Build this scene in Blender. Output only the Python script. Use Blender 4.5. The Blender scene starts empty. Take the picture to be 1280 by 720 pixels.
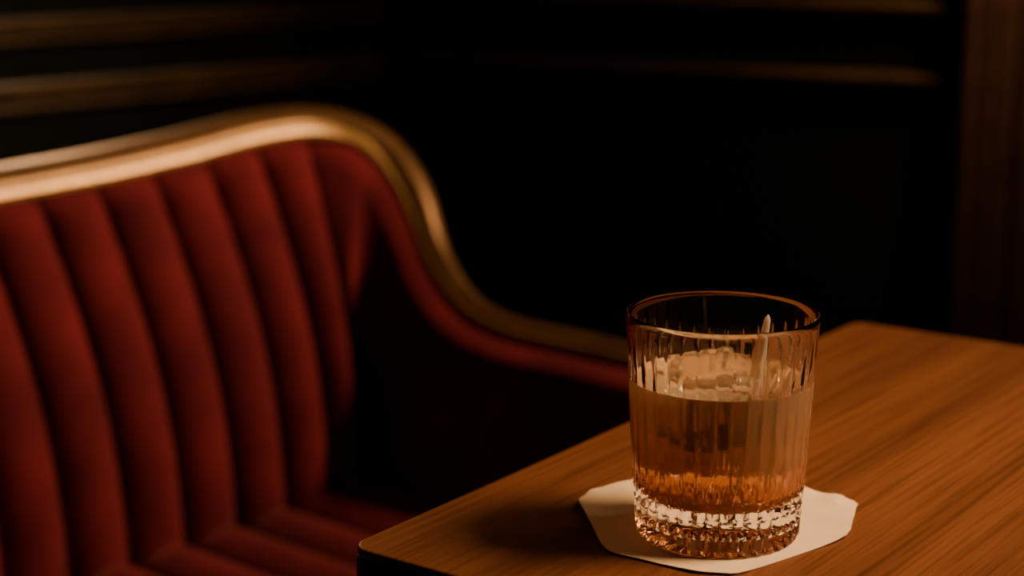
import bpy, bmesh, math, random
from mathutils import Vector, Matrix, noise, Euler
random.seed(4)
scene=bpy.context.scene
COL=scene.collection

# ---------------------------------------------------------------- helpers
def mesh_obj(name, verts, faces, mat=None, smooth=True, parent=None, sharp=None):
    me=bpy.data.meshes.new(name); me.from_pydata([tuple(v) for v in verts],[],faces); me.validate()
    bm=bmesh.new(); bm.from_mesh(me); bmesh.ops.recalc_face_normals(bm,faces=bm.faces); bm.to_mesh(me); bm.free()
    if mat:
        for m in (mat if isinstance(mat,(list,tuple)) else [mat]): me.materials.append(m)
    for p in me.polygons: p.use_smooth=smooth
    if sharp is not None: me.set_sharp_from_angle(angle=math.radians(sharp))
    o=bpy.data.objects.new(name,me); COL.objects.link(o)
    if parent: o.parent=parent
    return o
def empty(name,loc=(0,0,0)):
    e=bpy.data.objects.new(name,None); e.location=loc; e.empty_display_size=.05; COL.objects.link(e); return e
def grid_faces(nu,nv,closed_u=False,off=0):
    f=[]
    for i in range(nu if closed_u else nu-1):
        for j in range(nv-1):
            a=off+i*nv+j; b=off+((i+1)%nu)*nv+j
            f.append((a,b,b+1,a+1))
    return f
def new_mat(name):
    m=bpy.data.materials.new(name); m.use_nodes=True
    nt=m.node_tree; b=nt.nodes['Principled BSDF']; return m,nt,b
def setp(b,**k):
    for n,v in k.items():
        n=n.replace('_',' ')
        if n in b.inputs: b.inputs[n].default_value=v
def box(name,mn,mx,mat,parent=None,bev=.003,M=None):
    x0,y0,z0=mn;x1,y1,z1=mx
    vs=[(x0,y0,z0),(x1,y0,z0),(x1,y1,z0),(x0,y1,z0),(x0,y0,z1),(x1,y0,z1),(x1,y1,z1),(x0,y1,z1)]
    fs=[(0,3,2,1),(4,5,6,7),(0,1,5,4),(1,2,6,5),(2,3,7,6),(3,0,4,7)]
    if M is not None: vs=[M@Vector(v) for v in vs]
    o=mesh_obj(name,vs,fs,mat,False,parent)
    if bev:
        md=o.modifiers.new('b','BEVEL'); md.width=bev; md.segments=3
    return o
def smst(a,b,x):
    t=min(1,max(0,(x-a)/(b-a))); return t*t*(3-2*t)

# ---------------------------------------------------------------- materials
def wood_mat(name,c1,c2,c3,rough=.35,scale=1.0,bump=.05,coat=0.0,metal=0.0):
    m,nt,b=new_mat(name); N=nt.nodes; L=nt.links
    tc=N.new('ShaderNodeTexCoord'); mp=N.new('ShaderNodeMapping'); mp.inputs['Scale'].default_value=(1.1*scale,30*scale,30*scale)
    L.new(tc.outputs['Object'],mp.inputs['Vector'])
    n1=N.new('ShaderNodeTexNoise'); n1.inputs['Scale'].default_value=1.0; n1.inputs['Detail'].default_value=5; n1.inputs['Roughness'].default_value=.55; n1.inputs['Distortion'].default_value=.15
    L.new(mp.outputs[0],n1.inputs['Vector'])
    mp2=N.new('ShaderNodeMapping'); mp2.inputs['Scale'].default_value=(8*scale,360*scale,360*scale); L.new(tc.outputs['Object'],mp2.inputs['Vector'])
    n2=N.new('ShaderNodeTexNoise'); n2.inputs['Scale'].default_value=1.0; n2.inputs['Detail'].default_value=4; L.new(mp2.outputs[0],n2.inputs['Vector'])
    r=N.new('ShaderNodeValToRGB'); e=r.color_ramp.elements
    e[0].position=.3;e[0].color=(*c1,1); e[1].position=.72; e[1].color=(*c3,1); k=e.new(.5); k.color=(*c2,1)
    L.new(n1.outputs['Fac'],r.inputs['Fac'])
    r2=N.new('ShaderNodeValToRGB'); r2.color_ramp.elements[0].position=.36; r2.color_ramp.elements[0].color=(.42,.36,.32,1); r2.color_ramp.elements[1].position=.55; r2.color_ramp.elements[1].color=(1,1,1,1)
    L.new(n2.outputs['Fac'],r2.inputs['Fac'])
    mx=N.new('ShaderNodeMixRGB'); mx.blend_type='MULTIPLY'; mx.inputs['Fac'].default_value=.6
    L.new(r.outputs[0],mx.inputs[1]); L.new(r2.outputs[0],mx.inputs[2]); L.new(mx.outputs[0],b.inputs['Base Color'])
    bp=N.new('ShaderNodeBump'); bp.inputs['Strength'].default_value=bump; bp.inputs['Distance'].default_value=.001
    L.new(n2.outputs['Fac'],bp.inputs['Height']); L.new(bp.outputs[0],b.inputs['Normal'])
    setp(b,Roughness=rough,Coat_Weight=coat,Coat_Roughness=.25,Metallic=metal)
    return m
M_table=wood_mat('table_wood',(.098,.033,.0115),(.142,.049,.0165),(.185,.065,.022),.34,1.0,.10,.0)
M_tabledge=wood_mat('table_edge_shaded',(.012,.006,.004),(.018,.009,.005),(.025,.012,.006),.4)  # near-black wood colour paints in the shade of the unlit edge
M_rail=wood_mat('polished_brass_rail',(.115,.056,.020),(.14,.070,.025),(.165,.082,.030),.42,1.0,.03,.0,.6)
M_gilt=wood_mat('gilded_bead',(.28,.155,.05),(.35,.195,.065),(.42,.24,.085),.42,1.0,.05,.0,.4)
M_trim=wood_mat('trim_wood',(.055,.030,.012),(.08,.044,.016),(.11,.060,.022),.33)
M_darkwood=wood_mat('dark_wood',(.035,.014,.007),(.05,.021,.010),(.065,.027,.012),.45)

def velvet():
    m,nt,b=new_mat('red_velvet'); N=nt.nodes; L=nt.links
    tc=N.new('ShaderNodeTexCoord')
    n=N.new('ShaderNodeTexNoise'); n.inputs['Scale'].default_value=14; n.inputs['Detail'].default_value=5
    L.new(tc.outputs['Object'],n.inputs['Vector'])
    r=N.new('ShaderNodeValToRGB'); r.color_ramp.elements[0].position=.3; r.color_ramp.elements[0].color=(.055,.0042,.0070,1)
    r.color_ramp.elements[1].position=.7; r.color_ramp.elements[1].color=(.105,.0085,.0130,1)
    L.new(n.outputs['Fac'],r.inputs['Fac']); L.new(r.outputs[0],b.inputs['Base Color'])
    n2=N.new('ShaderNodeTexNoise'); n2.inputs['Scale'].default_value=900; L.new(tc.outputs['Object'],n2.inputs['Vector'])
    bp=N.new('ShaderNodeBump'); bp.inputs['Strength'].default_value=.2; bp.inputs['Distance'].default_value=.0006
    L.new(n2.outputs['Fac'],bp.inputs['Height']); L.new(bp.outputs[0],b.inputs['Normal'])
    setp(b,Roughness=.9,Sheen_Weight=1.0,Sheen_Roughness=.28,Sheen_Tint=(1,.36,.30,1))
    b.inputs['Specular IOR Level'].default_value=.1
    return m
M_velvet=velvet()
def plain(name,c,rough,nscale=20,var=.25,bump=.0,metal=0):
    m,nt,b=new_mat(name); N=nt.nodes; L=nt.links
    tc=N.new('ShaderNodeTexCoord'); n=N.new('ShaderNodeTexNoise'); n.inputs['Scale'].default_value=nscale; n.inputs['Detail'].default_value=4
    L.new(tc.outputs['Object'],n.inputs['Vector'])
    r=N.new('ShaderNodeValToRGB'); r.color_ramp.elements[0].position=.3; r.color_ramp.elements[1].position=.7
    r.color_ramp.elements[0].color=(*[x*(1-var) for x in c],1); r.color_ramp.elements[1].color=(*[min(1,x*(1+var)) for x in c],1)
    L.new(n.outputs['Fac'],r.inputs['Fac']); L.new(r.outputs[0],b.inputs['Base Color'])
    if bump:
        bp=N.new('ShaderNodeBump'); bp.inputs['Strength'].default_value=bump; bp.inputs['Distance'].default_value=.001
        L.new(n.outputs['Fac'],bp.inputs['Height']); L.new(bp.outputs[0],b.inputs['Normal'])
    setp(b,Roughness=rough,Metallic=metal)
    return m
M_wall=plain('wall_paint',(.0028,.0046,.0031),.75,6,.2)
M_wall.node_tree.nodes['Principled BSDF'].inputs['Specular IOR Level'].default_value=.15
M_floor=plain('floor_carpet',(.012,.008,.006),.95,60,.4,.3)
M_ceil=plain('ceiling_paint',(.02,.016,.012),.9,5,.2)
M_paper=plain('napkin_paper',(.70,.50,.32),.9,55,.05,.4)
M_metal=plain('table_base_metal',(.02,.018,.016),.4,30,.2,0,.8)
mg,nt,b=new_mat('clear_glass'); setp(b,Base_Color=(1,.99,.97,1),Roughness=0.0,IOR=1.5,Transmission_Weight=1.0)
ms,nt,b=new_mat('stirrer_glass'); setp(b,Base_Color=(1,.86,.68,1),Roughness=.12,IOR=1.5,Transmission_Weight=.68)
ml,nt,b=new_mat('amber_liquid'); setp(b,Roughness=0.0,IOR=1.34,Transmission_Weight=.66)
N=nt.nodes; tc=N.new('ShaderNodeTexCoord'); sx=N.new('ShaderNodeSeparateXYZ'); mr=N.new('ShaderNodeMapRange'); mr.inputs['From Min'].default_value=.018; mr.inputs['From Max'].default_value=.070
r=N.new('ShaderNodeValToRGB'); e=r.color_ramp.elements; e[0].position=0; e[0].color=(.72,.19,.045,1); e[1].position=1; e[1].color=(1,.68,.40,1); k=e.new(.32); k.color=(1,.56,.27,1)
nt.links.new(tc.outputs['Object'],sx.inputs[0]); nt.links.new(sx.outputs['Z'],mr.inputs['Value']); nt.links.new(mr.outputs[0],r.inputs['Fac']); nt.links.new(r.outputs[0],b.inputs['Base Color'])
def icemat(name,ior,rough):
    m,nt,b=new_mat(name); setp(b,Base_Color=(1,.97,.93,1),Roughness=rough,IOR=ior,Transmission_Weight=1.0)
    N=nt.nodes; tc=N.new('ShaderNodeTexCoord'); n=N.new('ShaderNodeTexNoise'); n.inputs['Scale'].default_value=120
    bp=N.new('ShaderNodeBump'); bp.inputs['Strength'].default_value=.2; bp.inputs['Distance'].default_value=.001
    nt.links.new(tc.outputs['Object'],n.inputs['Vector']); nt.links.new(n.outputs['Fac'],bp.inputs['Height']); nt.links.new(bp.outputs[0],b.inputs['Normal'])
    return m
mi=icemat('clear_ice',1.31,.03); mi2=icemat('submerged_ice',1.03,.02)

# ---------------------------------------------------------------- camera
cam=bpy.data.cameras.new('camera'); co=bpy.data.objects.new('camera',cam); COL.objects.link(co)
co.location=(0,0,1.025); co.rotation_euler=(math.radians(77.5),0,0)
cam.lens=61.875; cam.sensor_width=36; cam.clip_start=.02
cam.dof.use_dof=True; cam.dof.focus_distance=.755; cam.dof.aperture_fstop=5.6
scene.camera=co

# ---------------------------------------------------------------- room
K=Vector((-.2,2.7,0)); dl=Vector((-.69,-.72,0)).normalized(); dr=Vector((.9,-.43,0)).normalized()
def frame(o,d,nrm):
    M=Matrix.Identity(4)
    for i in range(3): M[i][0]=d[i]; M[i][1]=nrm[i]; M[i][2]=(0,0,1)[i]; M[i][3]=o[i]
    return M
nl=Vector((.72,-.69,0)).normalized(); nr=Vector((-.43,-.9,0)).normalized()
ML=frame(K,dl,nl); MR=frame(K,dr,nr)
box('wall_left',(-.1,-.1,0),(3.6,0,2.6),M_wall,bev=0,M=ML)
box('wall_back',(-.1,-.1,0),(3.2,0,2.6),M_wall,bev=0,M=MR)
mesh_obj('floor',[(-4,-2,0),(4,-2,0),(4,4,0),(-4,4,0)],[(0,1,2,3)],M_floor,False)
mesh_obj('ceiling',[(-4,-2,2.6),(4,-2,2.6),(4,4,2.6),(-4,4,2.6)],[(0,1,2,3)],M_ceil,False)
def moulding(name,M,x0,x1,z0,z1,dep,mat):
    h=z1-z0
    prof=[(0,0),(dep*.55,0),(dep*.7,h*.12),(dep*.6,h*.25),(dep*.75,h*.35),(dep,h*.55),(dep,h*.72),(dep*.8,h*.85),(dep*.5,h*.9),(dep*.45,h),(0,h)]
    vs=[];fs=[]
    for x in (x0,x1):
        for y,z in prof: vs.append(M@Vector((x,y,z0+z)))
    n=len(prof)
    for i in range(n): fs.append((i,(i+1)%n,n+(i+1)%n,n+i))
    fs.append(tuple(range(n))); fs.append(tuple(range(2*n-1,n-1,-1)))
    return mesh_obj(name,vs,fs,mat,False)
moulding('trim_1',ML,.015,3.5,.757,.795,.028,M_trim)
moulding('trim_2',ML,.015,3.5,.842,.876,.028,M_trim)
moulding('trim_3',MR,.015,.885,.776,.798,.024,M_trim)
moulding('trim_4',MR,.015,.885,.868,.894,.024,M_trim)
moulding('baseboard_left',ML,.02,3.5,0,.12,.02,M_darkwood)
moulding('baseboard_back',MR,.02,.885,0,.12,.02,M_darkwood)
pil=empty('door_1',tuple(MR@Vector((.9,0,0))))
def pb(n,a,b_,m,bev=.003):
    o=box(n,a,b_,m,None,bev,MR); o.parent=pil; o.matrix_parent_inverse=Matrix.Translation(pil.location).inverted(); return o
pb('casing_side',(.885,0,0),(.903,.045,2.1),M_darkwood,.006)
pb('casing_bead',(.903,0,0),(.950,.03,2.1),M_darkwood,.006)
pb('door_leaf',(.950,0,0),(1.80,.014,2.08),M_darkwood)
pb('door_stile',(.955,.014,0),(1.05,.026,2.08),M_darkwood,.004)
pb('door_rail_mid',(1.05,.014,.95),(1.70,.026,1.1),M_darkwood,.004)
pb('casing_far',(1.80,0,0),(1.87,.045,2.1),M_darkwood,.006)
pb('casing_head',(.885,0,2.1),(1.87,.05,2.2),M_darkwood,.006)

# ---------------------------------------------------------------- banquette
ctrl=[(-1.10,.77,.765),(-.775,1.15,.77),(-.451,1.53,.779),(-.335,1.665,.788),(-.257,1.750,.800),(-.197,1.797,.800),(-.140,1.803,.780),
      (-.102,1.772,.737),(-.076,1.73,.676),(-.043,1.682,.638),(0,1.64,.624),(.0525,1.602,.621),(.099,1.567,.619),(.165,1.52,.615),(.20,1.495,.612)]
ctrl=[Vector(c) for c in ctrl]
P=[ctrl[0]*2-ctrl[1]]+ctrl+[ctrl[-1]*2-ctrl[-2]]
dense=[]
for i in range(1,len(P)-2):
    for k in range(60):
        t=k/60; a,b_,c,d=P[i-1],P[i],P[i+1],P[i+2]
        dense.append(.5*((2*b_)+(c-a)*t+(2*a-5*b_+4*c-d)*t*t+(3*b_-a-3*c+d)*t**3))
dense.append(ctrl[-1])
acc=[0]
for i in range(1,len(dense)): acc.append(acc[-1]+(dense[i]-dense[i-1]).length)
STEP=.0022
n=int(acc[-1]/STEP); path=[]; j=0
for i in range(n+1):
    s=i*acc[-1]/n
    while j<len(acc)-2 and acc[j+1]<s: j+=1
    f=(s-acc[j])/max(1e-9,acc[j+1]-acc[j]); path.append(dense[j].lerp(dense[j+1],f))
for _ in range(60):
    path=[path[0]]+[(path[i-1]+path[i]*2+path[i+1])/4 for i in range(1,len(path)-1)]+[path[-1]]
tang=[]
for i in range(len(path)):
    t=path[min(i+4,len(path)-1)]-path[max(i-4,0)]; tang.append(t.normalized())
norm=[]
for t in tang:
    d=Vector((t.x,t.y,0)).normalized(); norm.append(Vector((d.y,-d.x,0)))
for _ in range(200):
    norm=[norm[0]]+[((norm[i-1]+norm[i]*2+norm[i+1])/4).normalized() for i in range(1,len(norm)-1)]+[norm[-1]]
s_=[0]
for i in range(1,len(path)): s_.append(s_[-1]+(path[i]-path[i-1]).length)
ref=Vector((-.265,1.745)); i0=min(range(len(path)),key=lambda i:(Vector((path[i].x,path[i].y))-ref).length)
s_=[x-s_[i0] for x in s_]
sofa=empty('banquette_sofa',(0,0,0))
CH=.064
def puff(ph):
    q=abs(2*ph-1); return (1-q**1.9)**.62
NV=64
inner=[];outer=[]
for i,p in enumerate(path):
    s=s_[i]; N_=norm[i]
    w=smst(.03,.30,s)
    rec=.088*(1-w)+.030*w; belly=.030*(1-w)+.008*w
    for j in range(NV):
        v=j/(NV-1)
        ztop=p.z-.010; z=ztop+(.40-ztop)*v
        se=s-.02*v*(1-w)
        if se<CH: bu=.028*puff((se/CH)%1.0)
        else: bu=.028*puff(min(.5,(se-CH)/.16))
        endt=min(1,(v/.06))**.5 if v<.06 else 1
        off=.003+rec*v+belly*math.sin(math.pi*min(1,v*1.05))*1.0+bu*endt
        q=p+N_*off; inner.append((q.x,q.y,z))
        qo=p-N_*(.014+.01*v); outer.append((qo.x,qo.y,(p.z-.016)+(.10-(p.z-.016))*v))
np_=len(path)
mesh_obj('back_upholstery',inner,grid_faces(np_,NV),M_velvet,True,sofa)
fs=grid_faces(np_,NV)
mesh_obj('back_shell',outer,fs,M_darkwood,True,sofa)
for nm,ii in (('arm_front',np_-1),('end_panel',0)):
    vs=inner[ii*NV:(ii+1)*NV]+outer[ii*NV:(ii+1)*NV]; 
    mesh_obj(nm,vs,[(k,k+1,NV+k+1,NV+k) for k in range(NV-1)],M_velvet,False,sofa)
prof=[(.013,-.017),(.019,-.013),(.0205,-.008),(.018,-.003),(.0125,-.0015),(.0105,.001),(.0100,.006),(.004,.012),(-.006,.0155),(-.015,.015),(-.020,.012),(-.021,.009),(-.026,.008),(-.031,.003),(-.033,-.006),(-.033,-.028),(-.01,-.03),(.008,-.022)]
rv=[]
for i in range(0,np_):
    p=path[i];T=tang[i];N_=norm[i]; N_=(N_-T*N_.dot(T)).normalized(); U=T.cross(N_); 
    if U.z<0: U=-U
    k=1-.52*smst(.08,.32,s_[i])
    for a,b_ in prof: rv.append(p+N_*(a*k)+U*(b_*k))
npf=len(prof); rf=[];mi_=[]
for i in range(np_-1):
    for j in range(npf):
        rf.append((i*npf+j,i*npf+(j+1)%npf,(i+1)*npf+(j+1)%npf,(i+1)*npf+j)); mi_.append(1 if (j<5 or j==npf-1) else 0)
rf.append(tuple(range(npf))); rf.append(tuple(range((np_-1)*npf,np_*npf))); mi_+=[0,0]
o=mesh_obj('top_rail',rv,rf,[M_rail,M_gilt],True,sofa,sharp=38)
for p,mm in zip(o.data.polygons,mi_): p.material_index=mm
D=Vector((.65,.76,0)).normalized(); Nn=Vector((D.y,-D.x,0)); A=Vector((-.265,1.745,0))+Nn*.075
ns=520; nu=90; sv=[]
for i in range(ns):
    s=-1.22+i/(ns-1)*(1.30)
    for j in range(nu):
        u=j/(nu-1)*.56
        if u<.48: uu=u; dz=0
        else: a=(u-.48)/.08; uu=.48+.035*math.sin(a*math.pi/2); dz=-.035*(1-math.cos(a*math.pi/2))-.05*max(0,a-.7)/.3
        z=.421+.028*puff(((s-.02)/CH)%1.0)+dz-.012*(1-smst(0,.05,u))
        q=A+D*s+Nn*uu; sv.append((q.x,q.y,z))
mesh_obj('seat_cushion',sv,grid_faces(ns,nu),M_velvet,True,sofa)
MS=frame(A,D,Nn)
box('seat_base',(-1.22,-.06,.10),(.09,.50,.40),M_darkwood,sofa,.006,MS)
for k,(a,b_) in enumerate(((-1.15,.0),(-1.15,.44),(-.55,.0),(-.55,.44),(.03,.0),(.03,.44))):
    box('leg_%d'%(k+1),(a-.02,b_-.02,0),(a+.02,b_+.02,.10),M_darkwood,sofa,.004,MS)

# ---------------------------------------------------------------- table
e1=Vector((.585,.811,0)).normalized(); e2=Vector((e1.y,-e1.x,0)); C0=Vector((-.0713,.723,0))
tab=empty('wooden_table',(C0.x,C0.y,0)); tab.rotation_euler=(0,0,math.atan2(e1.y,e1.x))
LX=.512; LY=.95
def slab(name,x0,x1,y0,y1,z0,z1,mat,r=.012,bev=.002):
    pts=[]
    for cx,cy,a0 in ((x1-r,y1-r,0),(x0+r,y1-r,90),(x0+r,y0+r,180),(x1-r,y0+r,270)):
        for k in range(7):
            a=math.radians(a0+k*15); pts.append((cx+r*math.cos(a),cy+r*math.sin(a)))
    n=len(pts); vs=[(x,y,z0) for x,y in pts]+[(x,y,z1) for x,y in pts]
    fs=[tuple(range(n))[::-1],tuple(range(n,2*n))]+[(i,(i+1)%n,n+(i+1)%n,n+i) for i in range(n)]
    o=mesh_obj(name,vs,fs,mat,False,tab)
    md=o.modifiers.new('b','BEVEL'); md.width=bev; md.segments=3; md.limit_method='ANGLE'; md.angle_limit=math.radians(50)
    return o
slab('table_top',0,LX,-LY,0,.7455,.75,M_table,.010,.0012)
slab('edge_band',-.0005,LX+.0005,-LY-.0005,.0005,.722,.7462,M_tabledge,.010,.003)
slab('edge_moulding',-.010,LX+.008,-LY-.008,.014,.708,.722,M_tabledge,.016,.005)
slab('apron',.05,LX-.05,-LY+.05,-.05,.65,.708,M_tabledge,.01,.003)
def lathe(name,prof,mat,parent,loc,seg=48):
    vs=[];
    for k in range(seg):
        a=2*math.pi*k/seg
        for r,z in prof: vs.append((loc[0]+r*math.cos(a),loc[1]+r*math.sin(a),z))
    return mesh_obj(name,vs,grid_faces(seg,len(prof),True),mat,True,parent,40)
lathe('pedestal',[(0,.65),(.06,.65),(.045,.62),(.03,.58),(.028,.3),(.032,.12),(.05,.05),(.19,.03),(.2,.015),(.2,0),(0,0)],M_metal,tab,(LX/2,-LY/2))

# ---------------------------------------------------------------- napkin
pts=[(.0304,.7733),(.0370,.7900),(.0614,.8048),(.085,.8190),(.1130,.8160),(.1388,.7958),(.1592,.7785),(.1600,.7725),(.1484,.7316),(.0930,.6875),(.0760,.6900),(.0403,.7142)]
cx=sum(p[0] for p in pts)/len(pts); cy=sum(p[1] for p in pts)/len(pts)
vs=[];fs=[];R=26;n=len(pts)
bp_=[]
for i in range(n):
    a=Vector(pts[i]);b_=Vector(pts[(i+1)%n])
    for k in range(8): bp_.append(a.lerp(b_,k/8))
m=len(bp_)
bp_=[(bp_[i-1]+bp_[i]*2+bp_[(i+1)%m])/4 for i in range(m)]
for lay in (0,1):
    for r in range(R+1):
        for q in bp_:
            f=r/R; x=cx+(q.x-cx)*f; y=cy+(q.y-cy)*f
            d=math.hypot(x-.091,y-.740)
            cr=1-abs(noise.noise(Vector((x*38,y*38,3))))*2.2
            lift=smst(.040,.072,d)*(.0006+.0022*max(0,cr)*.8+.0038*max(0,noise.noise(Vector((x*22,y*22,9)))+.1))
            vs.append((x,y,.7502+max(0,lift)+(.0003 if lay else 0)))
tot=(R+1)*m
for lay in (0,1):
    for r in range(R):
        for i in range(m):
            a=lay*tot+r*m+i; b_=lay*tot+r*m+(i+1)%m; fs.append((a,b_,b_+m,a+m))
for i in range(m):
    a=R*m+i; b_=R*m+(i+1)%m; fs.append((a,b_,b_+tot,a+tot))
mesh_obj('paper_napkin',vs,fs,M_paper,True,None,60)

# ---------------------------------------------------------------- whiskey glass
G=empty('whiskey_glass',(.091,.740,.7507))
H=.1; NF=36; SP=12; NT=NF*SP
def Rad(h): return .0362+(.0418-.0362)*(max(0,h)/H)**.9
outer_h=[0,.0006,.0015,.0025]+[.0025+.00125*k for k in range(1,28)]
h=outer_h[-1]
while h<.076: h+=.004; outer_h.append(h)
outer_h=[x for x in outer_h if x<.076]+[.076,.079,.082,.085,.088,.0905,.093,.0955,.0975,.0990]
def outer_r(h,ph):
    p=2*ph-1; ap=abs(p)
    hb=.0205+.011*(1-ap)
    R0=Rad(h)
    if h>hb:
        fade=1-smst(.066,.094,h)
        gro=smst(.60,1.0,ap)
        r=R0-.00085*gro*(.2+.8*fade)*(1-smst(.088,.094,h))*smst(0,.002,h-hb)
    elif h>.0170:
        r=R0-.0013*(1-ap)*min(1,(hb-h)/.003)-.0002
    elif h>.0095:
        e=min(1,(.0170-h)/.0015,(h-.0095)/.0015)
        r=R0-.0003-.0021*(1-ap)*e
    else:
        e=min(1,(.0095-h)/.0015,h/.002)
        r=R0-.0003-.0030*ap*e
    if h<.0025: r-=.0012*(1-h/.0025)**2
    return r
cols=[]
for k in range(NT):
    a=2*math.pi*k/NT; ph=(k%SP)/SP
    col=[]
    p=abs(2*ph-1)
    col+= [(0.0,.0040),(.012,.0038-.0006*p),(.022,.0032-.0014*p),(.0300,.0016-.0010*p),(.0318,.0)]
    for h in outer_h: col.append((max(outer_r(h,ph),.0325 if h==0 else 0),h))
    col+=[(Rad(.0997)-.0003,.0998),(Rad(H)-.0008,.1),(Rad(H)-.0012,.0998),(Rad(H)-.0015,.099)]
    for t in range(1,21):
        hh=.099-(.099-.028)*t/20; col.append((Rad(hh)-.0015-.0013*t/20,hh))
    r1=Rad(.028)-.0028
    for t in range(1,9):
        b_=t/8*math.pi/2; col.append((r1-.008*(1-math.cos(b_)),.028-.009*math.sin(b_)))
    col+=[(r1-.014,.0188),(r1-.022,.0186),(0.0,.0185)]
    cols.append([(r*math.cos(a),r*math.sin(a),z) for r,z in col])
nc=len(cols[0]); vs=[v for c in cols for v in c]
o=mesh_obj('tumbler_body',vs,grid_faces(NT,nc,True),mg,True,G)
bm=bmesh.new(); bm.from_mesh(o.data); bmesh.ops.remove_doubles(bm,verts=bm.verts,dist=1e-6); bmesh.ops.recalc_face_normals(bm,faces=bm.faces); bm.to_mesh(o.data); bm.free()
o.data.set_sharp_from_angle(angle=math.radians(28))
LH=.0700
lp=[(0,.0183),(r1-.022,.0184),(r1-.014,.0186)]
for t in range(8,0,-1):
    b_=t/8*math.pi/2; lp.append((r1-.008*(1-math.cos(b_))+.0002,.028-.009*math.sin(b_)-.0002))
hh=.028
while hh<LH: lp.append((Rad(hh)-.0015-.0013*(.099-hh)/.071+.0002,hh)); hh+=.004
rt=Rad(LH)-.0015-.0013*(.099-LH)/.071
lp+=[(rt+.0002,LH+.0008),(rt-.0006,LH+.0004),(rt-.0018,LH),(0,LH)]
vs=[]
for k in range(128):
    a=2*math.pi*k/128
    for r,z in lp: vs.append((r*math.cos(a),r*math.sin(a),z))
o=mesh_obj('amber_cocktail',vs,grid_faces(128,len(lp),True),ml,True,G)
bm=bmesh.new(); bm.from_mesh(o.data); bmesh.ops.remove_doubles(bm,verts=bm.verts,dist=1e-6); bmesh.ops.recalc_face_normals(bm,faces=bm.faces); bm.to_mesh(o.data); bm.free()
o.data.set_sharp_from_angle(angle=math.radians(40))
def ice(name,loc,size,rot):
    bm=bmesh.new(); bmesh.ops.create_cube(bm,size=1)
    bmesh.ops.bevel(bm,geom=bm.edges[:]+bm.verts[:],offset=.14,segments=5,affect='EDGES',profile=.6)
    bmesh.ops.subdivide_edges(bm,edges=[e for e in bm.edges if e.calc_length()>.3],cuts=6,use_grid_fill=True)
    Rm=Euler(rot).to_matrix()
    for v in bm.verts:
        v.co*=1+.03*noise.noise(v.co*2.2+Vector((3,1,7)))
        v.co=Rm@Vector((v.co.x*size[0],v.co.y*size[1],v.co.z*size[2]))+Vector(loc)
    bm2=bm.copy()
    for b_,z,up,mt,nm in ((bm,LH-.0004,True,mi,name),(bm2,LH-.0012,False,mi2,name+'_submerged')):
        g=b_.verts[:]+b_.edges[:]+b_.faces[:]
        res=bmesh.ops.bisect_plane(b_,geom=g,plane_co=(0,0,z),plane_no=(0,0,1),clear_inner=up,clear_outer=not up)
        ed=[e for e in res['geom_cut'] if isinstance(e,bmesh.types.BMEdge)]
        bmesh.ops.contextual_create(b_,geom=ed)
        bmesh.ops.recalc_face_normals(b_,faces=b_.faces)
        me=bpy.data.meshes.new(nm); b_.to_mesh(me); b_.free(); me.materials.append(mt)
        for p in me.polygons: p.use_smooth=True
        me.set_sharp_from_angle(angle=math.radians(50))
        o=bpy.data.objects.new(nm,me); COL.objects.link(o); o.parent=G
ice('ice_cube',(-.003,.003,.0610),(.033,.033,.033),(.10,-.07,.35))
b0=Vector((.004,-.024,.0215)); b1=Vector((.0165,-.022,.1040))
ax=(b1-b0).normalized(); X=ax.cross(Vector((0,1,0))).normalized(); Y=ax.cross(X)
sp=[(0,0),(.0012,.0003),(.0016,.002),(.0017,.012),(.0018,.05),(.0018,.070),(.0017,.0765),(.0014,.0810),(.0007,.0825),(0,.0832)]
vs=[]
for k in range(16):
    a=2*math.pi*k/16
    for r,t in sp: q=b0+ax*t+X*(r*math.cos(a))+Y*(r*math.sin(a)); vs.append(q)
mesh_obj('glass_stirrer',vs,grid_faces(16,len(sp),True),ms,True,G)

# ---------------------------------------------------------------- lights
def area(name,loc,tgt,size,power,col,spread=180):
    l=bpy.data.lights.new(name,'AREA'); l.shape='DISK'; l.size=size; l.energy=power; l.color=col; l.spread=math.radians(spread)
    o=bpy.data.objects.new(name,l); COL.objects.link(o); o.location=loc
    o.rotation_euler=(Vector(tgt)-Vector(loc)).to_track_quat('-Z','Y').to_euler(); return o
WC=(1,.64,.34)
area('key_lamp',(1.15,1.45,1.75),(-.26,1.58,.80),.24,6.3,WC,60)
area('table_fill_light',(.75,.72,1.60),(.22,.77,.75),.42,3.4,WC,60)  # added fill, no fixture: brightens table, napkin and glass apart from the velvet
area('trim_fill_light',(.80,1.98,1.35),(.64,2.30,.84),.10,1.5,WC,90)  # added unseen light that brightens the right end of the wall trims
area('rail_sheen_light',(-.60,2.18,1.10),(-.42,1.62,.78),.18,1.3,(1,.58,.28),120)  # invented out-of-frame source, placed for the rail's sheen and left trims
w=bpy.data.worlds.new('world'); scene.world=w; w.use_nodes=True
w.node_tree.nodes['Background'].inputs[0].default_value=(1,.75,.5,1); w.node_tree.nodes['Background'].inputs[1].default_value=.006
